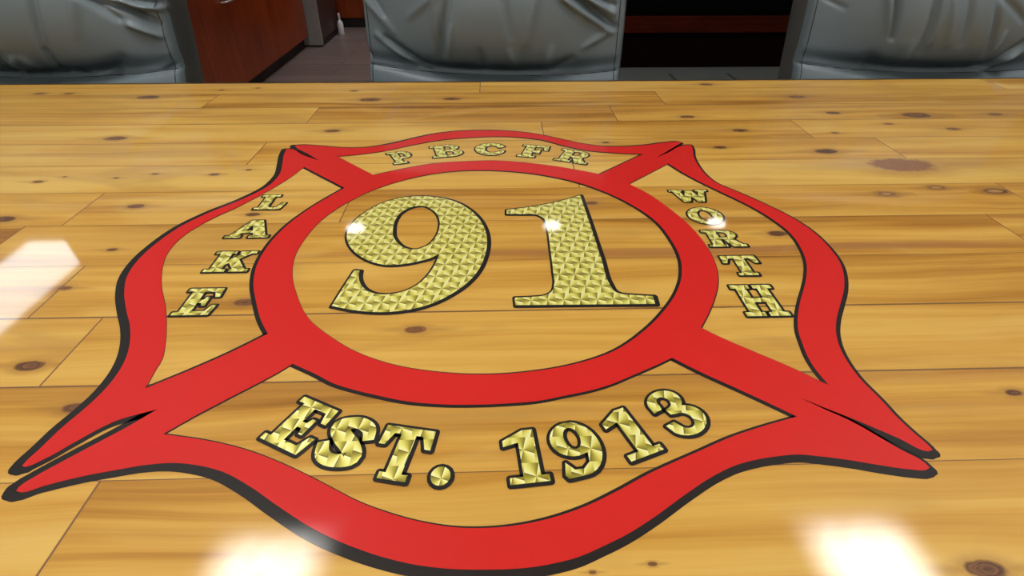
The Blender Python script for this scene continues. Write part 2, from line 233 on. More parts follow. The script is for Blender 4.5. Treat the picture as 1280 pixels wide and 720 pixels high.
WOOD = [(0.270, 0.105, 0.010), (0.470, 0.220, 0.026), (0.620, 0.332, 0.054), (0.700, 0.415, 0.084), (0.760, 0.490, 0.125)]
REDW = (0.38, 0.165, 0.050)
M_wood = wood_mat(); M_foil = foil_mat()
M_seam = plain('plank_seam', (0.20, 0.088, 0.022), 0.5, coat=COAT, coat_rough=CR)
M_red = plain('red_enamel', (0.66, 0.014, 0.012), 0.5, var=0.04, scale=8, coat=COAT, spec=0.2, coat_rough=CR)
M_black = plain('black_outline_ink', (0.012, 0.010, 0.010), 0.5, coat=COAT, spec=0.2, coat_rough=CR)
M_edge = plain('dark_pedestal_and_edge_shade', (0.035, 0.018, 0.010), 0.4)
M_leather = leather_mat('grey_leather', (0.138, 0.176, 0.200))
M_side = leather_mat('dark_grey_leather', (0.070, 0.074, 0.070))
M_thread = plain('dark_stitching', (0.02, 0.022, 0.024), 0.6)
M_cherry = cherry_mat('cherry_veneer', (0.145, 0.018, 0.003), (0.305, 0.050, 0.009), axis=2)
M_cherry_far = cherry_mat('far_cherry_veneer', (0.120, 0.020, 0.005), (0.24, 0.045, 0.012), axis=2)
M_darkwood = cherry_mat('dark_cherry_veneer', (0.034, 0.0040, 0.0009), (0.075, 0.0095, 0.0024), rough=0.8, axis=0, gloss=0.0, spec=0.08)
M_kick = plain('black_toe_kick', (0.012, 0.006, 0.005), 0.6)
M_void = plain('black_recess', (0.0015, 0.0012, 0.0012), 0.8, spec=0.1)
M_steel = plain('brushed_steel', (0.55, 0.55, 0.54), 0.3, 0.9, scale=60)
M_greypanel = plain('grey_appliance_panel', (0.30, 0.29, 0.28), 0.45, 0.2)
M_darkglass = plain('dark_appliance_door', (0.050, 0.022, 0.018), 0.5)
M_white = plain('white_plastic', (0.70, 0.72, 0.76), 0.4, var=0.04)
M_plinth = plain('grey_plinth', (0.215, 0.240, 0.232), 0.5)
M_joint = plain('dark_joint', (0.100, 0.108, 0.092), 0.6)
M_wall = plain('painted_wall', (0.55, 0.51, 0.45), 0.8, var=0.04, scale=5)
M_ceil = plain('white_ceiling', (0.62, 0.61, 0.59), 0.9, var=0.04, scale=9)
M_floor = floor_mat()
M_counter = plain('dark_stone_counter', (0.06, 0.05, 0.05), 0.25, scale=80, var=0.4)
M_metal = plain('black_metal', (0.03, 0.03, 0.03), 0.35, 0.4)
M_lightframe = plain('white_light_frame', (0.7, 0.7, 0.7), 0.5, var=0.03)
M_panel = emit_mat('panel_glow', PANEL_E, (0.86, 0.97, 1.08))
M_panel_soft = emit_mat('soft_edged_panel_glow', SOFT_E, (1.0, 0.975, 0.93), (0.30, 0.60))
M_down = emit_mat('downlight_glow', 8.0, (1.0, 0.97, 0.92))

# ------------------------------------------------------------------ the setting
X0, X1, Y0, Y1, HC = -5.2, 4.2, -3.2, 6.75, 2.70
struct('floor', box((X0, Y0, -0.06), (X1, Y1, 0)), M_floor)
struct('ceiling', box((X0, Y0, HC), (X1, Y1, HC+0.06)), M_ceil)
struct('wall_back', box((X0, Y1, 0), (X1, Y1+0.1, HC)), M_wall)
struct('wall_front', box((X0, Y0-0.1, 0), (X1, Y0, HC)), M_wall)
struct('wall_left', box((X0-0.1, Y0, 0), (X0, Y1, HC)), M_wall)
struct('wall_right', box((X1, Y0, 0), (X1+0.1, Y1, HC)), M_wall)

# ------------------------------------------------------------------ conference table
TX0, TX1, TY0, TY1 = -2.15, 2.15, -0.19, 1.2531
table = empty('conference_table', (0, 0, 0), 'long glossy knotty pine plank table with red fire emblem under clear resin', 'table')
PW = 0.092744; S0 = 1.26611
def row_y(k): return S0 - PW*k
top_me = bpy.data.meshes.new('plank_top')
V = []; F = []; MI = []; AK = []; AP = []; AD = []
def quad(x0, y0, x1, y1, z, mi, ak, ap):
    b = len(V); V.extend([(x0, y0, z), (x1, y0, z), (x1, y1, z), (x0, y1, z)]); F.append((b, b+1, b+2, b+3))
    MI.append(mi); AK.append(ak); AP.append(ap)
    core = min((math.hypot(ak[0]-c[0], ak[1]-c[1]) for c in ((0.532, 0.679), (0.613, 0.697), (0.687, 0.684))))
    AD.append((0.15 if ak[2] > 0.035 else min(1.0, 0.55+0.45*((ak[0]*37.7) % 1)), 1.0 if core < 0.01 else 0.0, 0.0))
TONE = [.6, .52, .42, .66, .52, .78, .52, .34, .55, .68, .55, .6, .66, .6, .5, .5]
RED = [.2, .3, .6, .1, .3, .0, .4, .8, .5, .1, .3, .1, .1, .2, .3, .3]
rng = random.Random(11)
knots = [[k[0]/1000, k[1]/1000, k[2]/1000*(0.86 if k[2] < 30 else 1.0)] for k in D['knots']]
for r in range(0, 16):
    yt, yb = min(row_y(r), TY1), max(row_y(r+1), TY0)
    if yt - yb < 0.004: continue
    js = sorted(j/1000 for j in D['joints'].get(r, []))
    js = [j for j in js if TX0+.1 < j < TX1-.1]
    # joints outside the measured stretch keep the boards about 1.2 m long
    if js:
        a = js[0]
        while a - 1.25 > TX0+.2: a -= rng.uniform(1.0, 1.25); js.append(a)
        a = max(js)
        while a + 1.25 < TX1-.2: a += rng.uniform(1.0, 1.25); js.append(a)
    xs = [TX0] + sorted(js) + [TX1]
    for a, b in zip(xs, xs[1:]):
        seed = rng.uniform(0, 90); tone = TONE[r] + rng.uniform(-0.14, 0.14); red = RED[r] + rng.uniform(0, 0.15)
        key = (r, round((a+b)/2, 1))
        ks = sorted([k for k in knots if yb-0.004 <= k[1] <= yt+0.004 and a-0.01 <= k[0] <= b+0.01])
        if a < -1.2 or b > 1.3:
            ks = sorted(ks + [[rng.uniform(a, b), rng.uniform(yb, yt), rng.uniform(.005, .014)] for _ in range(1) if not ks])
        cuts = [a] + [(p[0]+q[0])/2 for p, q in zip(ks, ks[1:])] + [b]
        if not ks: ks = [[a-9, 0, 0.01]]
        for (c0, c1), k in zip(zip(cuts, cuts[1:]), ks):
            quad(c0, yb, c1, yt, TT, 0, tuple(k), (seed, tone, red))
    w = rng.choice([0.0004, 0.0005, 0.0007, 0.0010]) if r != 9 else 0.0011
    if r > 0: quad(TX0, yt-w, TX1, yt+w, TT+0.0001, 1, (0, 0, 0), (0, 0, 0))
    for j in js: quad(j-0.0008, yb, j+0.0008, yt, TT+0.0001, 1, (0, 0, 0), (0, 0, 0))
# the underside and sides of the slab
b0 = len(V); TH = 0.045
V += [(TX0, TY0, TT), (TX1, TY0, TT), (TX1, TY1, TT), (TX0, TY1, TT), (TX0, TY0, TT-TH), (TX1, TY0, TT-TH), (TX1, TY1, TT-TH), (TX0, TY1, TT-TH)]
for f in ((0, 4, 5, 1), (1, 5, 6, 2), (2, 6, 7, 3), (3, 7, 4, 0), (7, 6, 5, 4)):
    F.append(tuple(b0+i for i in f)); MI.append(0); AK.append((-9, 0, .01)); AP.append((5., .3, .2)); AD.append((1, 0, 0))
top_me.from_pydata(V, [], F)
for nm, arr in (('knot', AK), ('plank', AP), ('knot_kind', AD)):
    at = top_me.attributes.new(nm, 'FLOAT_VECTOR', 'FACE'); at.data.foreach_set('vector', np.array(arr, dtype=np.float32).ravel())
link_mesh('plank_top', top_me, [M_wood, M_seam], table)
top_me.polygons.foreach_set('material_index', MI); top_me.update()
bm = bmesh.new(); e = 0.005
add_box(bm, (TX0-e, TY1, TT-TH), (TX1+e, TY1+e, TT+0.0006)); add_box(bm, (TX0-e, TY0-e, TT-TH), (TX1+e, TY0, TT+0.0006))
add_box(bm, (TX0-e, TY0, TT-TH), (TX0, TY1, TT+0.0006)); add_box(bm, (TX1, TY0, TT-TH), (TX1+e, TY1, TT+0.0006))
obj('edge_shade_band', bm, M_edge, table, 'thin dark band standing for shade around the table top')  # dark strip stands in for the shadow at the edge lip
for px in (-0.52, 0.52):
    bm = box((px-0.16, 0.30, 0.06), (px+0.16, 0.66, TT-TH), 0.012)
    add_box(bm, (px-0.20, 0.10, 0.0), (px+0.20, 0.80, 0.06), 0.015)
    obj('pedestal', bm, M_edge, table)

def smooth_path(pts, n=5):
    """Closed path through (x, y, corner) points in mm, rounded except at corners."""
    out = []; N = len(pts)
    P = [Vector((p[0]/1000, p[1]/1000)) for p in pts]; cr = [len(p) > 2 and p[2] for p in pts]
    for i in range(N):
        p1, p2 = P[i], P[(i+1) % N]
        L = (p2-p1).length
        def tan(j, seglen):
            a, b, c = P[(j-1) % N], P[j], P[(j+1) % N]
            la, lb = max((b-a).length, 1e-6), max((c-b).length, 1e-6)
            t = ((b-a)/la*lb + (c-b)/lb*la)/(la+lb)
            return t*seglen
        m1 = (p2-p1) if cr[i] else tan(i, L); m2 = (p2-p1) if cr[(i+1) % N] else tan((i+1) % N, L)
        k = max(1, min(n, int(L/0.003)))
        for s in range(k):
            t = s/k
            q = p1*(2*t**3-3*t*t+1) + m1*(t**3-2*t*t+t) + p2*(-2*t**3+3*t*t) + m2*(t**3-t*t)
            out.append(q)
    return out

def area(p): return 0.5*sum(p[i].x*p[(i+1) % len(p)].y - p[(i+1) % len(p)].x*p[i].y for i in range(len(p)))
def ccw(p, want=True): return p if (area(p) > 0) == want else p[::-1]

def fill_mesh(name, loops, z):
    loops = [ccw(loops[0])] + [ccw(l, False) for l in loops[1:]]
    vs = [Vector((q.x, q.y, 0)) for l in loops for q in l]
    tris = tessellate_polygon([[Vector((q.x, q.y, 0)) for q in l] for l in loops])
    me = bpy.data.meshes.new(name)
    fs = []
    for t in tris:
        a, b, c = (vs[i] for i in t)
        fs.append(tuple(t) if (b-a).cross(c-a).z > 0 else tuple(t)[::-1])
    me.from_pydata([(v.x, v.y, z) for v in vs], [], fs); me.update(); return me

def stroke_bm(loops, z, w, shift=(0, 0), inset=0.0008, ws=None):
    """Ink line hugging the outside of closed loops (first loop solid, the rest holes)."""
    bm = bmesh.new(); sh = Vector(shift)
    for li, l in enumerate(loops):
        l = ccw(l, li == 0); N = len(l)
        wd, s = (w, sh) if ws is None else (ws[li][0], Vector(ws[li][1]))
        prev = None; first = None
        def th(n): return max(wd + s.dot(n), 0.0004)
        strip = []
        for i in range(N):
            a, b, c = l[i-1], l[i], l[(i+1) % N]
            d0, d1 = (b-a), (c-b)
            if d0.length < 1e-7 or d1.length < 1e-7: continue
            n0 = Vector((d0.y, -d0.x)).normalized(); n1 = Vector((d1.y, -d1.x)).normalized()
            turn = math.atan2(n0.cross(n1) if hasattr(n0, 'cross') and False else n0.x*n1.y-n0.y*n1.x, n0.dot(n1))
            if turn > 0.35:
                k = max(2, int(turn/0.3))
                a0 = math.atan2(n0.y, n0.x)
                for j in range(k+1):
                    n = Vector((math.cos(a0+turn*j/k), math.sin(a0+turn*j/k))); strip.append((b, n))
            elif turn < -0.6:
                strip.append((b, n0)); strip.append((b, n1))
            else: strip.append((b, (n0+n1).normalized()))
        vs = []
        for b, n in strip:
            p = b - n*inset; q = b + n*th(n)
            vs.append((bm.verts.new((p.x, p.y, z)), bm.verts.new((q.x, q.y, z))))
        for (p0, q0), (p1, q1) in zip(vs, vs[1:]+vs[:1]):
            try: bm.faces.new((p0, q0, q1, p1))
            except ValueError: pass
    for f in bm.faces:
        f.normal_update()
        if f.normal.z < 0: f.normal_flip()
    return bm

def raw(name, bm, mat, parent, label=None):
    me = bpy.data.meshes.new(name); bm.to_mesh(me); bm.free(); return link_mesh(name, me, mat, parent, label)

# emblem --------------------------------------------------------------------
ZB, ZR, ZL, ZG = TT+0.0002, TT+0.0004, TT+0.0005, TT+0.0007
eb = [smooth_path(D['outer'])] + [smooth_path(D[k]) for k in ('ring', 'panel_top', 'panel_left', 'panel_right', 'panel_bottom')]
emblem = link_mesh('fire_emblem', fill_mesh('fire_emblem', eb, ZR), M_red, table, 'red maltese cross emblem with a round centre')
ws = [(0.0054, (-0.0024, -0.0015))] + [(0.0023, (-0.0017, -0.0008))]*5
raw('emblem_outline', stroke_bm(eb, ZB, 0.005, ws=ws), M_black, emblem, 'black outline of the red emblem')

def numeral(loops, label):
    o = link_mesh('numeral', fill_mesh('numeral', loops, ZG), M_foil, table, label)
    raw('numeral_outline', stroke_bm(loops, ZL, 0.0036, (0.0012, -0.0008)), M_black, o, 'black outline of the gold numeral')
numeral([smooth_path(D['nine']), smooth_path(D['nine_hole'])], 'large gold foil numeral 9 in the emblem centre')
numeral([smooth_path(D['one'])], 'large gold foil numeral 1 in the emblem centre')

def arc(cx, cy, rx, ry, a0, a1, n=12):
    return [(cx+rx*math.cos(math.radians(a0+(a1-a0)*i/n)), cy+ry*math.sin(math.radians(a0+(a1-a0)*i/n))) for i in range(n+1)]
def ribbon(pts, n=6):
    """Outline of a pen stroke: (x, y, half width) along an open path."""
    fine = []
    for i in range(len(pts)-1):
        p0, p1, p2, p3 = (pts[max(i-1, 0)], pts[i], pts[i+1], pts[min(i+2, len(pts)-1)])
        for s in range(n):
            t = s/n
            fine.append([0.5*((2*b)+(c-a)*t+(2*a-5*b+4*c-d)*t*t+(3*b-a-3*c+d)*t**3) for a, b, c, d in zip(p0, p1, p2, p3)])
    fine.append(list(pts[-1])); L = []; R = []
    for i, (x, y, h) in enumerate(fine):
        a, b = fine[max(i-1, 0)], fine[min(i+1, len(fine)-1)]
        dx, dy = b[0]-a[0], b[1]-a[1]; l = math.hypot(dx, dy)
        L.append((x-dy/l*h, y+dx/l*h)); R.append((x+dy/l*h, y-dx/l*h))
    return L + R[::-1]
G = {
 'E': [[(0,0),(.86,0),(.92,.36),(.81,.36),(.72,.14),(.42,.14),(.42,.44),(.52,.44),(.56,.33),(.64,.33),(.64,.67),(.56,.67),(.52,.56),(.42,.56),(.42,.86),(.68,.86),(.76,.66),(.87,.66),(.85,1),(0,1),(0,.88),(.13,.88),(.13,.12),(0,.12)]],
 'L': [[(0,0),(.82,0),(.9,.44),(.79,.44),(.68,.14),(.42,.14),(.42,.88),(.58,.88),(.58,1),(0,1),(0,.88),(.13,.88),(.13,.12),(0,.12)]],
 'F': [[(0,0),(.56,0),(.56,.12),(.42,.12),(.42,.42),(.52,.42),(.56,.31),(.65,.31),(.65,.66),(.56,.66),(.52,.55),(.42,.55),(.42,.86),(.70,.86),(.78,.62),(.89,.62),(.87,1),(0,1),(0,.88),(.13,.88),(.13,.12),(0,.12)]],
 'A': [[(-.02,0),(.36,0),(.36,.12),(.28,.12),(.33,.27),(.60,.27),(.65,.12),(.56,.12),(.56,0),(1.04,0),(1.04,.12),(.95,.12),(.66,1),(.36,1),(.08,.12),(-.02,.12)], [(.375,.39),(.565,.39),(.47,.70)]],
 'K': [[(0,0),(.52,0),(.52,.12),(.42,.12),(.42,.32),(.5,.42),(.68,.12),(.62,.12),(.62,0),(1.08,0),(1.08,.12),(.98,.12),(.69,.6),(.92,.88),(1.04,.88),(1.04,1),(.62,1),(.62,.88),(.69,.88),(.42,.55),(.42,.88),(.52,.88),(.52,1),(0,1),(0,.88),(.13,.88),(.13,.12),(0,.12)]],
 'W': [[(0,1),(0,.88),(.1,.88),(.3,0),(.52,0),(.64,.46),(.77,0),(.98,0),(1.18,.88),(1.28,.88),(1.28,1),(.88,1),(.88,.88),(.97,.88),(.89,.46),(.76,.93),(.54,.93),(.42,.46),(.35,.88),(.43,.88),(.43,1)]],
 'T': [[(.24,0),(.74,0),(.74,.12),(.63,.12),(.63,.86),(.76,.86),(.86,.62),(.97,.62),(.95,1),(.03,1),(.01,.62),(.12,.62),(.22,.86),(.35,.86),(.35,.12),(.24,.12)]],
 'H': [[(0,0),(.5,0),(.5,.12),(.4,.12),(.4,.43),(.7,.43),(.7,.12),(.6,.12),(.6,0),(1.1,0),(1.1,.12),(.97,.12),(.97,.88),(1.1,.88),(1.1,1),(.6,1),(.6,.88),(.7,.88),(.7,.57),(.4,.57),(.4,.88),(.5,.88),(.5,1),(0,1),(0,.88),(.13,.88),(.13,.12),(0,.12)]],
 'P': [[(0,0),(.56,0),(.56,.12),(.42,.12),(.42,.40)] + arc(.60,.70,.34,.30,-90,90) + [(0,1),(0,.88),(.13,.88),(.13,.12),(0,.12)], [(.42,.53)] + arc(.56,.705,.13,.175,-90,90) + [(.42,.88)]],
 'R': [[(0,0),(.52,0),(.52,.12),(.42,.12),(.42,.42),(.50,.42),(.68,0),(1.06,0),(1.06,.12),(.97,.12),(.80,.46)] + arc(.60,.72,.34,.28,-50,90) + [(0,1),(0,.88),(.13,.88),(.13,.12),(0,.12)], [(.42,.54)] + arc(.56,.71,.13,.17,-90,90) + [(.42,.88)]],
 'B': [[(0,0)] + arc(.60,.275,.37,.275,-90,60) + arc(.57,.75,.33,.25,-50,90) + [(0,1),(0,.88),(.13,.88),(.13,.12),(0,.12)], [(.42,.13)] + arc(.56,.285,.14,.155,-90,90) + [(.42,.44)], [(.42,.57)] + arc(.55,.725,.12,.155,-90,90) + [(.42,.88)]],
 'O': [arc(.5,.5,.52,.53,0,345,23), arc(.5,.5,.22,.36,0,345,23)],
 'C': [ribbon([(.92,.64,.12),(.80,.82,.12),(.55,.90,.11),(.28,.80,.14),(.16,.5,.17),(.28,.20,.14),(.55,.10,.11),(.80,.19,.10),(.94,.36,.06)])],
 'S': [ribbon([(.86,.62,.10),(.74,.83,.12),(.47,.89,.12),(.20,.73,.15),(.38,.56,.16),(.62,.43,.16),(.78,.25,.15),(.50,.11,.12),(.25,.16,.12),(.11,.38,.10)])],
 '.': [arc(.17,.16,.17,.17,0,345,15)],
 '1': [[(.06,0),(.74,0),(.74,.12),(.60,.12),(.60,1),(.40,1),(.02,.82),(.02,.70),(.30,.76),(.30,.12),(.06,.12)]],
 '3': [[(0,.36)] + arc(.42,.29,.42,.31,200,420,18) + arc(.40,.76,.36,.26,-45,165,16) + [(.03,.66),(.22,.66)] + arc(.38,.76,.13,.13,190,-80,12) + [(.28,.62),(.28,.50)] + arc(.40,.29,.17,.17,90,-170,14) + [(.20,.36)]],
 '9': [[(.06,.05),(.10,-.02),(.34,-.02)] + arc(.42,.50,.46,.52,-90,90,14) + arc(.42,.68,.40,.34,90,270,14) + [(.60,.37),(.56,.20),(.42,.10),(.26,.11),(.14,.27)], arc(.43,.69,.15,.22,0,345,15)],
}
WID = {'E': .92, 'L': .9, 'F': .89, 'A': 1.04, 'K': 1.08, 'W': 1.28, 'T': .98, 'H': 1.1, 'P': .94, 'R': 1.06, 'B': .97, 'O': 1.0, 'C': 1.0, 'S': .95, '.': .34, '1': .76, '3': .84, '9': .88}
def letter(ch, o, ex, ey, label, w=0.0026):
    o, ex, ey = Vector(o), Vector(ex), Vector(ey)
    loops = [[o + ex*(p[0]/WID[ch]) + ey*p[1] for p in l] for l in G[ch]]
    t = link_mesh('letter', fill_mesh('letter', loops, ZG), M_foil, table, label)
    raw('letter_outline', stroke_bm(loops, ZL, w, (0.0003, -0.0004), 0.0006), M_black, t, 'black outline of the gold letter')
where = ['left arm']*4 + ['right arm']*5 + ['top arm']*5
for (ch, v), wh in zip(D['letters'], where):
    v = [a/1000 for a in v]
    letter(ch, v[0:2], v[2:4], v[4:6], 'gold foil letter %s on the %s of the emblem' % (ch, wh))
RC = Vector((-0.01115, 0.55637)); RB = 0.3225; CAP = 0.0465
for ch, ang in zip('EST.1913', (-27.9, -20.2, -11.6, -5.6, 5.5, 12.9, 21.2, 29.9)):
    a = math.radians(ang)
    rad = Vector((math.sin(a), -math.cos(a))); tang = Vector((math.cos(a), math.sin(a)))
    wd = WID[ch]*CAP*0.88
    letter(ch, RC + rad*RB - tang*wd/2, tang*wd, -rad*CAP, 'gold foil character %s on the bottom arm of the emblem' % ch, 0.0028)

# ------------------------------------------------------------------ chairs
def sstep(a, b, x): t = np.clip((x-a)/(b-a), 0, 1); return t*t*(3-2*t)
CW, CZ0, CZ1, CT = 0.300, 0.44, 1.14, 0.105
def seam_z(u): return 0.736 + 0.016*u*u
def front_y(X, Z, creases):
    u = X/CW
    y = 0.17*(Z-0.74)
    zs = seam_z(u)
    t = np.clip((Z-zs)/0.30, 0, 1)
    bul = np.where(Z > zs, np.sin(np.pi*t)**0.80, 0)
    B = 0.16 + 0.84*np.exp(-(np.abs(u)/0.62)**3.5)
    y = y - 0.066*bul*B + 0.034*B*np.exp(-((Z-zs-0.014)/0.016)**2)
    t2 = np.clip((Z-zs-0.30)/0.13, 0, 1)
    y = y - 0.035*np.sin(np.pi*t2)**0.6*(1-0.6*np.abs(u)**4)
    # lower panel under the seam juts out a little
    t3 = np.clip((zs-Z)/0.05, 0, 1)
    y = y - np.where(Z < zs, 0.020*np.sqrt(t3)*(1-0.5*u*u), 0)
    y = y + 0.0035*np.exp(-((Z-zs)/0.004)**2)
    y = y + 0.030*u*u
    for x0, z0, x1, z1, d, w in creases:
        if z0 > 0.855 and abs(x1-x0) < 0.08: x0, z0 = x0-0.9*(x1-x0), z0-0.9*(z1-z0)   # folds that run on up the cushion
        dx, dz = x1-x0, z1-z0; L2 = dx*dx+dz*dz
        s = ((X-x0)*dx+(Z-z0)*dz)/L2; sc = np.clip(s, 0, 1)
        dist2 = (X-x0-sc*dx)**2 + (Z-z0-sc*dz)**2
        tap = np.clip(0.45+0.55*np.sin(np.pi*np.clip(s, 0, 1)), 0, 1)
        y = y + d/1000*1.55*tap*np.exp(-dist2/(w/1000*0.88)**2)
    # rounded edges at the sides and at the top
    e = np.clip((np.abs(u)-0.955)/0.045, 0, 1)
    y = y + 0.020*(1-np.sqrt(np.clip(1-e*e, 0, 1)))
    e = np.clip((Z-1.08)/0.06, 0, 1)
    y = y + 0.045*(1-np.sqrt(np.clip(1-e*e, 0, 1)))
    return y

def make_chair(loc, rz, label, creases):
    t = empty('office_chair', (loc[0], loc[1], 0), label, 'chair', rz, 'grey leather chairs along the far side of the table')
    nu, nz = 150, 150
    xs = np.linspace(-CW, CW, nu); zs = np.concatenate([np.linspace(CZ0, 0.68, 14, endpoint=False), np.linspace(0.68, 0.96, 106, endpoint=False), np.linspace(0.96, CZ1, 30)])
    nz = len(zs)
    X, Z = np.meshgrid(xs, zs); Y = front_y(X, Z, creases)
    verts = np.stack([X, Y, Z], -1).reshape(-1, 3).tolist()
    faces = [(j*nu+i, j*nu+i+1, (j+1)*nu+i+1, (j+1)*nu+i) for j in range(nz-1) for i in range(nu-1)]
    me = bpy.data.meshes.new('backrest'); me.from_pydata(verts, [], faces); me.update()
    back = link_mesh('backrest', me, M_leather, t, 'light grey padded leather front with gathered folds', True)
    # dark shell wrapping sides, top and back
    rim = [(0, j) for j in range(nz)] + [(i, nz-1) for i in range(1, nu)] + [(nu-1, j) for j in range(nz-2, -1, -1)] + [(i, 0) for i in range(nu-2, 0, -1)]
    bm = bmesh.new(); loops = []
    for k, (f, dy) in enumerate(((1.0, -0.002), (1.008, 0.006), (1.012, 0.03), (1.008, 0.075), (0.97, CT), (0.90, CT+0.015))):
        ring = []
        for i, j in rim:
            x, z = X[j, i], Z[j, i]; zc = (CZ0+CZ1)/2
            yb = 0.17*(z-0.74)+0.045 if k >= 3 else Y[j, i]
            if k == 2: yb = 0.5*Y[j, i] + 0.5*(0.17*(z-0.74)+0.045)
            ring.append(bm.verts.new((x*f, yb+dy, zc+(z-zc)*f)))
        loops.append(ring)
    for r0, r1 in zip(loops, loops[1:]):
        n = len(r0)
        for k in range(n): bm.faces.new((r0[k], r0[(k+1) % n], r1[(k+1) % n], r1[k]))
    bm.faces.new(loops[-1])
    obj('back_shell', bm, M_side, t, 'dark grey side and back of the backrest', True)
    # stitched piping along the seam and down the sides
    def yy(x, z): return float(front_y(np.array([x]), np.array([z]), creases)[0])
    bm = bmesh.new()
    pts = [(x, yy(x, seam_z(x/CW))-0.0006, seam_z(x/CW)) for x in np.linspace(-CW*0.97, CW*0.97, 60)]
    add_tube(bm, pts, 0.0014, 6)
    obj('seam_stitching', bm, M_thread, back, 'dark stitched seam across the lower backrest', True)
    bm = bmesh.new()
    for sx in (-1, 1):
        zz = np.linspace(CZ0+0.01, CZ1-0.07, 60)
        add_tube(bm, [(sx*CW*0.955, yy(sx*CW*0.955, z)-0.0003, z) for z in zz], 0.0010, 6)
        obj('side_stitching', bm, M_thread, back, 'dark stitching down one edge of the backrest', True); bm = bmesh.new()
    bm.free()
    # seat
    bm = box((-0.26, -0.46, 0.40), (0.26, 0.06, 0.49), 0.035, 4); obj('seat', bm, M_leather, t, None, True)
    bm = bmesh.new(); add_lathe(bm, [(0.05, 0.36), (0.05, 0.40), (0.12, 0.401), (0.12, 0.405)], (0, -0.20, 0)); add_lathe(bm, [(0.028, 0.08), (0.028, 0.37)], (0, -0.20, 0))
    obj('gas_column', bm, M_metal, t, None, True)
    bm = bmesh.new()
    for k in range(5):
        a = 2*math.pi*k/5+0.3
        add_tube(bm, [(0, -0.20, 0.095), (0.15*math.cos(a), -0.20+0.15*math.sin(a), 0.085), (0.29*math.cos(a), -0.20+0.29*math.sin(a), 0.065)], [0.03, 0.022, 0.016], 8)
    base = obj('star_base', bm, M_metal, t, None, True)
    for k in range(5):
        a = 2*math.pi*k/5+0.3; cx, cy = 0.285*math.cos(a), -0.20+0.285*math.sin(a)
        bm = bmesh.new(); add_tube(bm, [(cx-0.018, cy, 0.026), (cx+0.018, cy, 0.026)], 0.026, 14)
        obj('caster', bm, M_metal, base, None, True)
    bm = bmesh.new(); add_tube(bm, [(0, -0.05, 0.40), (0, 0.11, 0.42), (0, 0.14, 0.55), (0, 0.15, 0.66)], 0.02, 8); obj('back_bracket', bm, M_metal, t, None, True)
    return t
make_chair((-1.03, 1.345), 0.0, 'grey leather chair at the left, in front of the cherry cabinet', CREASES['left'])
make_chair((-0.011, 1.345), -0.13, 'grey leather chair in the middle, turned slightly, facing the emblem', CREASES['mid'])
make_chair((1.03, 1.345), -0.08, 'grey leather chair at the right, beside the dark recess', CREASES['right'])

# ------------------------------------------------------------------ left cherry base cabinet
cab = empty('base_cabinet', (-1.95, 3.9, 0), 'glossy cherry wood base cabinet with black toe kick behind the left chair', 'cabinet')
cx, cy = -1.95, 3.9
def part(name, lo, hi, mat, parent, off, bev=0.0, label=None):
    return obj(name, box(Vector(lo)-Vector(off), Vector(hi)-Vector(off), bev), mat, parent, label)
OC = (cx, cy, 0)
part('carcass', (-2.25, 1.95, 0.09), (-1.622, 5.24, 0.88), M_cherry, cab, OC)
part('toe_kick', (-2.22, 1.97, 0.0), (-1.65, 5.24, 0.09), M_kick, cab, OC, 0, 'black recessed toe kick')
part('countertop', (-2.28, 1.92, 0.88), (-1.58, 5.25, 0.92), M_counter, cab, OC, 0.006)
for a, b in ((1.955, 3.048), (3.052, 4.452), (4.456, 5.238)):
    dr = part('drawer_front', (-1.622, a, 0.094), (-1.60, b, 0.72), M_cherry, cab, OC, 0.0015)
    ur = part('drawer_front', (-1.622, a, 0.724), (-1.60, b, 0.872), M_cherry, cab, OC, 0.0015)
    mid = (a+b)/2
    for par, hz in ((dr, 0.572), (ur, 0.80)):
        bm = bmesh.new()
        pts = [(-1.60-cx, mid-0.085-cy, hz), (-1.575-cx, mid-0.078-cy, hz), (-1.568-cx, mid-0.04-cy, hz), (-1.566-cx, mid-cy, hz), (-1.568-cx, mid+0.04-cy, hz), (-1.575-cx, mid+0.078-cy, hz), (-1.60-cx, mid+0.085-cy, hz)]
        add_tube(bm, pts, 0.0055, 8); obj('handle', bm, M_steel, par, 'shiny metal bow handle', True)

# ------------------------------------------------------------------ appliance at the end of the cabinet
fr = empty('undercounter_fridge', (-1.80, 5.575, 0), 'small grey sided appliance with dark front at the end of the cherry cabinet', 'fridge')
OF = (-1.80, 5.575, 0)
part('housing', (-2.10, 5.262, 0.015), (-1.535, 5.888, 0.86), M_greypanel, fr, OF, 0.003, 'grey metal housing')
part('door', (-1.533, 5.30, 0.05), (-1.499, 5.886, 0.85), M_darkglass, fr, OF, 0.004, 'dark glossy door')
part('side_trim', (-1.535, 5.262, 0.015), (-1.499, 5.298, 0.86), M_greypanel, fr, OF, 0.002)
part('base_grille', (-2.08, 5.28, 0.0), (-1.505, 5.88, 0.045), M_kick, fr, OF, 0, 'black base grille')
bt = empty('spray_bottle', (-1.455, 5.80, 0), 'white plastic bottle with narrow neck standing on floor against the dark appliance', 'bottle')
bm = bmesh.new(); add_lathe(bm, [(0.024, 0.0), (0.027, 0.006), (0.027, 0.095), (0.022, 0.115), (0.012, 0.128), (0.011, 0.132)], (0, 0, 0))
obj('body', bm, M_white, bt, None, True)
bm = bmesh.new(); add_lathe(bm, [(0.011, 0.132), (0.011, 0.180), (0.007, 0.190)], (0, 0, 0)); obj('neck', bm, M_white, bt, None, True)

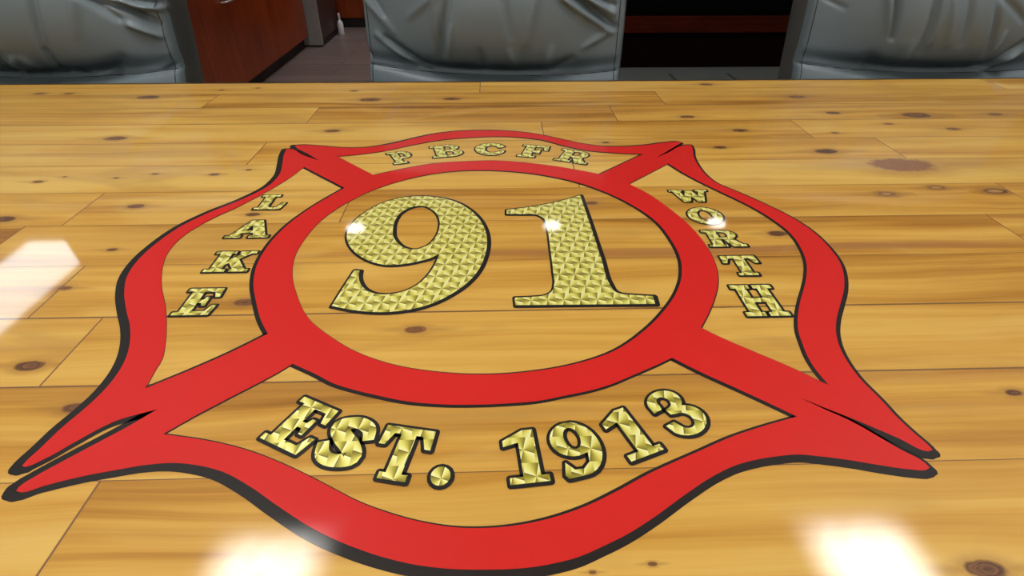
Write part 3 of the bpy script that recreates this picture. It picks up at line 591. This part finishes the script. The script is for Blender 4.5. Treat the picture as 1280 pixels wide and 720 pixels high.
# ------------------------------------------------------------------ rear cabinet
rc = empty('rear_cabinet', (-1.2, 6.4, 0), 'reddish wood cabinet with black toe kick at the back between left and middle chairs', 'cabinet')
OR = (-1.2, 6.4, 0)
part('carcass', (-2.2, 6.14, 0.09), (-0.2, 6.70, 0.88), M_cherry_far, rc, OR)
part('toe_kick', (-2.2, 6.17, 0), (-0.2, 6.70, 0.09), M_kick, rc, OR, 0, 'black recessed toe kick')
part('countertop', (-2.22, 6.09, 0.88), (-0.18, 6.71, 0.92), M_counter, rc, OR, 0.005)
for a in (-2.2, -1.533, -0.866):
    part('door', (a+0.002, 6.12, 0.094), (a+0.665, 6.14, 0.872), M_cherry_far, rc, OR, 0.0015)

# ------------------------------------------------------------------ dark media cabinet between middle and right chairs
mc = empty('media_cabinet', (1.6, 4.4, 0), 'very dark wood cabinet with black opening and reddish rail on a grey plinth', 'cabinet')
OM = (1.6, 4.4, 0)
MX0, MX1 = 0.25, 3.1
part('plinth', (MX0-0.1, 3.86, 0.0), (MX1+0.1, 4.75, 0.06), M_plinth, mc, OM, 0.004, 'low grey plinth')
for jx in (1.235, 1.65):
    part('plinth_joint', (jx-0.012, 3.859, 0.0), (jx+0.012, 4.06, 0.0615), M_joint, mc, OM, 0, 'dark joint in the grey plinth')
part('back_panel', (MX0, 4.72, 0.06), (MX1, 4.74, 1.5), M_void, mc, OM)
part('side_panel', (MX0, 4.18, 0.06), (MX0+0.03, 4.72, 1.5), M_darkwood, mc, OM)
part('side_panel', (MX1-0.03, 4.18, 0.06), (MX1, 4.72, 1.5), M_darkwood, mc, OM)
part('rail', (MX0+0.03, 4.18, 0.305), (MX1-0.03, 4.20, 0.412), M_darkwood, mc, OM, 0.003, 'dark reddish wood rail under the opening')
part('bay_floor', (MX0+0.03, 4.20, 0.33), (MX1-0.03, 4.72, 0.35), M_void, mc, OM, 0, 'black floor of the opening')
part('top_panel', (MX0, 4.18, 1.5), (MX1, 4.74, 1.54), M_darkwood, mc, OM, 0.003)
part('kick_panel', (MX0+0.03, 4.24, 0.06), (MX1-0.03, 4.27, 0.318), plain('nearly_black_wood', (0.0055, 0.0012, 0.0008), 0.8, spec=0.04), mc, OM, 0, 'nearly black recessed panel')

# ------------------------------------------------------------------ ceiling lights
def troffer(x, y, soft, label, cut=None, lx=0.60, ly=1.22):
    t = empty('ceiling_light', (x, y, HC), label, 'light', 0, 'ceiling light panels over the table')
    bm = bmesh.new(); z0, z1 = -0.022, 0.0; a, b = lx/2+0.025, ly/2+0.025
    add_box(bm, (-a, -b, z0), (-lx/2, b, z1)); add_box(bm, (lx/2, -b, z0), (a, b, z1))
    add_box(bm, (-lx/2, -b, z0), (lx/2, -ly/2, z1)); add_box(bm, (-lx/2, ly/2, z0), (lx/2, b, z1))
    obj('frame', bm, M_lightframe, t)
    pts = [(-lx/2, -ly/2), (lx/2, -ly/2), (lx/2, ly/2), (-lx/2, ly/2)]
    if cut: pts[2:3] = [(lx/2, ly/2-cut[1]), (lx/2-cut[0], ly/2)]
    bm = bmesh.new(); lo = [bm.verts.new((p[0], p[1], -0.015)) for p in pts]; hi = [bm.verts.new((p[0], p[1], -0.003)) for p in pts]
    bm.faces.new(lo[::-1]); bm.faces.new(hi)
    for i in range(len(pts)): j = (i+1) % len(pts); bm.faces.new((lo[i], lo[j], hi[j], hi[i]))
    obj('diffuser', bm, M_panel_soft if soft else M_panel, t)
    if cut:
        bm = bmesh.new(); tri = [(lx/2, ly/2-cut[1]), (lx/2, ly/2), (lx/2-cut[0], ly/2)]
        lo = [bm.verts.new((p[0], p[1], -0.018)) for p in tri]; hi = [bm.verts.new((p[0], p[1], -0.002)) for p in tri]
        bm.faces.new(lo[::-1]); bm.faces.new(hi)
        for i in range(3): j = (i+1) % 3; bm.faces.new((lo[i], lo[j], hi[j], hi[i]))
        obj('corner_plate', bm, M_lightframe, t)
troffer(-3.44, 3.36, False, 'white ceiling light panel with one cut corner, mirrored at the left of the table', (0.32, 0.34))
troffer(-0.98, 0.86, True, 'ceiling light panel mirrored at the near left of the table')
troffer(1.54, 0.86, True, 'ceiling light panel mirrored at the near right of the table')
troffer(-0.40, 5.45, True, 'added unseen ceiling light panel brightening the aisle behind the middle chair')  # added out of view to brighten the rear floor and cabinets
troffer(-1.02, -1.70, True, 'added fill light panel behind the camera on the left')  # unseen fill panel, added to raise the room light
troffer(1.52, -1.70, True, 'added fill light panel behind the camera on the right')  # second added fill panel, also unseen
for i, (x, y) in enumerate(((-1.185, 4.14), (0.464, 4.14), (1.871, 4.15))):
    t = empty('ceiling_downlight', (x, y, HC), ('round downlight mirrored on the numeral 9', 'round downlight mirrored beside the numeral 1', 'round downlight mirrored between the letters O and R')[i], 'light', 0, 'round ceiling downlights')
    bm = bmesh.new(); add_lathe(bm, [(0.075, -0.001), (0.078, -0.008), (0.10, -0.010), (0.105, 0.0)], n=28); obj('trim_ring', bm, M_lightframe, t, None, True)
    bm = bmesh.new(); add_lathe(bm, [(0.073, -0.012), (0.073, -0.0095)], n=28); obj('lens', bm, M_down, t)

# ------------------------------------------------------------------ world and camera
w = bpy.data.worlds.new('dim_room'); scene.world = w; w.use_nodes = True
w.node_tree.nodes['Background'].inputs[0].default_value = (0.9, 0.95, 1.0, 1); w.node_tree.nodes['Background'].inputs[1].default_value = 0.05
cam = bpy.data.cameras.new('camera'); co = bpy.data.objects.new('camera', cam); C.objects.link(co)
cam.sensor_width = 36.0; cam.lens = 36.0*695.61/1280; cam.clip_start = 0.02
pit, roll, yaw = math.radians(35.0761), math.radians(0.133), math.radians(-1.783)
def camdir(x, y, z):
    c, s = math.cos(roll), math.sin(roll); x, y = c*x-s*y, s*x+c*y
    c, s = math.cos(pit), math.sin(pit); X, Y, Z = x, c*(-z)+s*y, -s*(-z)+c*y
    c, s = math.cos(yaw), math.sin(yaw); return Vector((c*X-s*Y, s*X+c*Y, Z))
R3 = Matrix((camdir(1, 0, 0), camdir(0, 1, 0), camdir(0, 0, 1))).transposed()
co.matrix_world = Matrix.Translation((0, 0, 1.08)) @ R3.to_4x4()
scene.camera = co
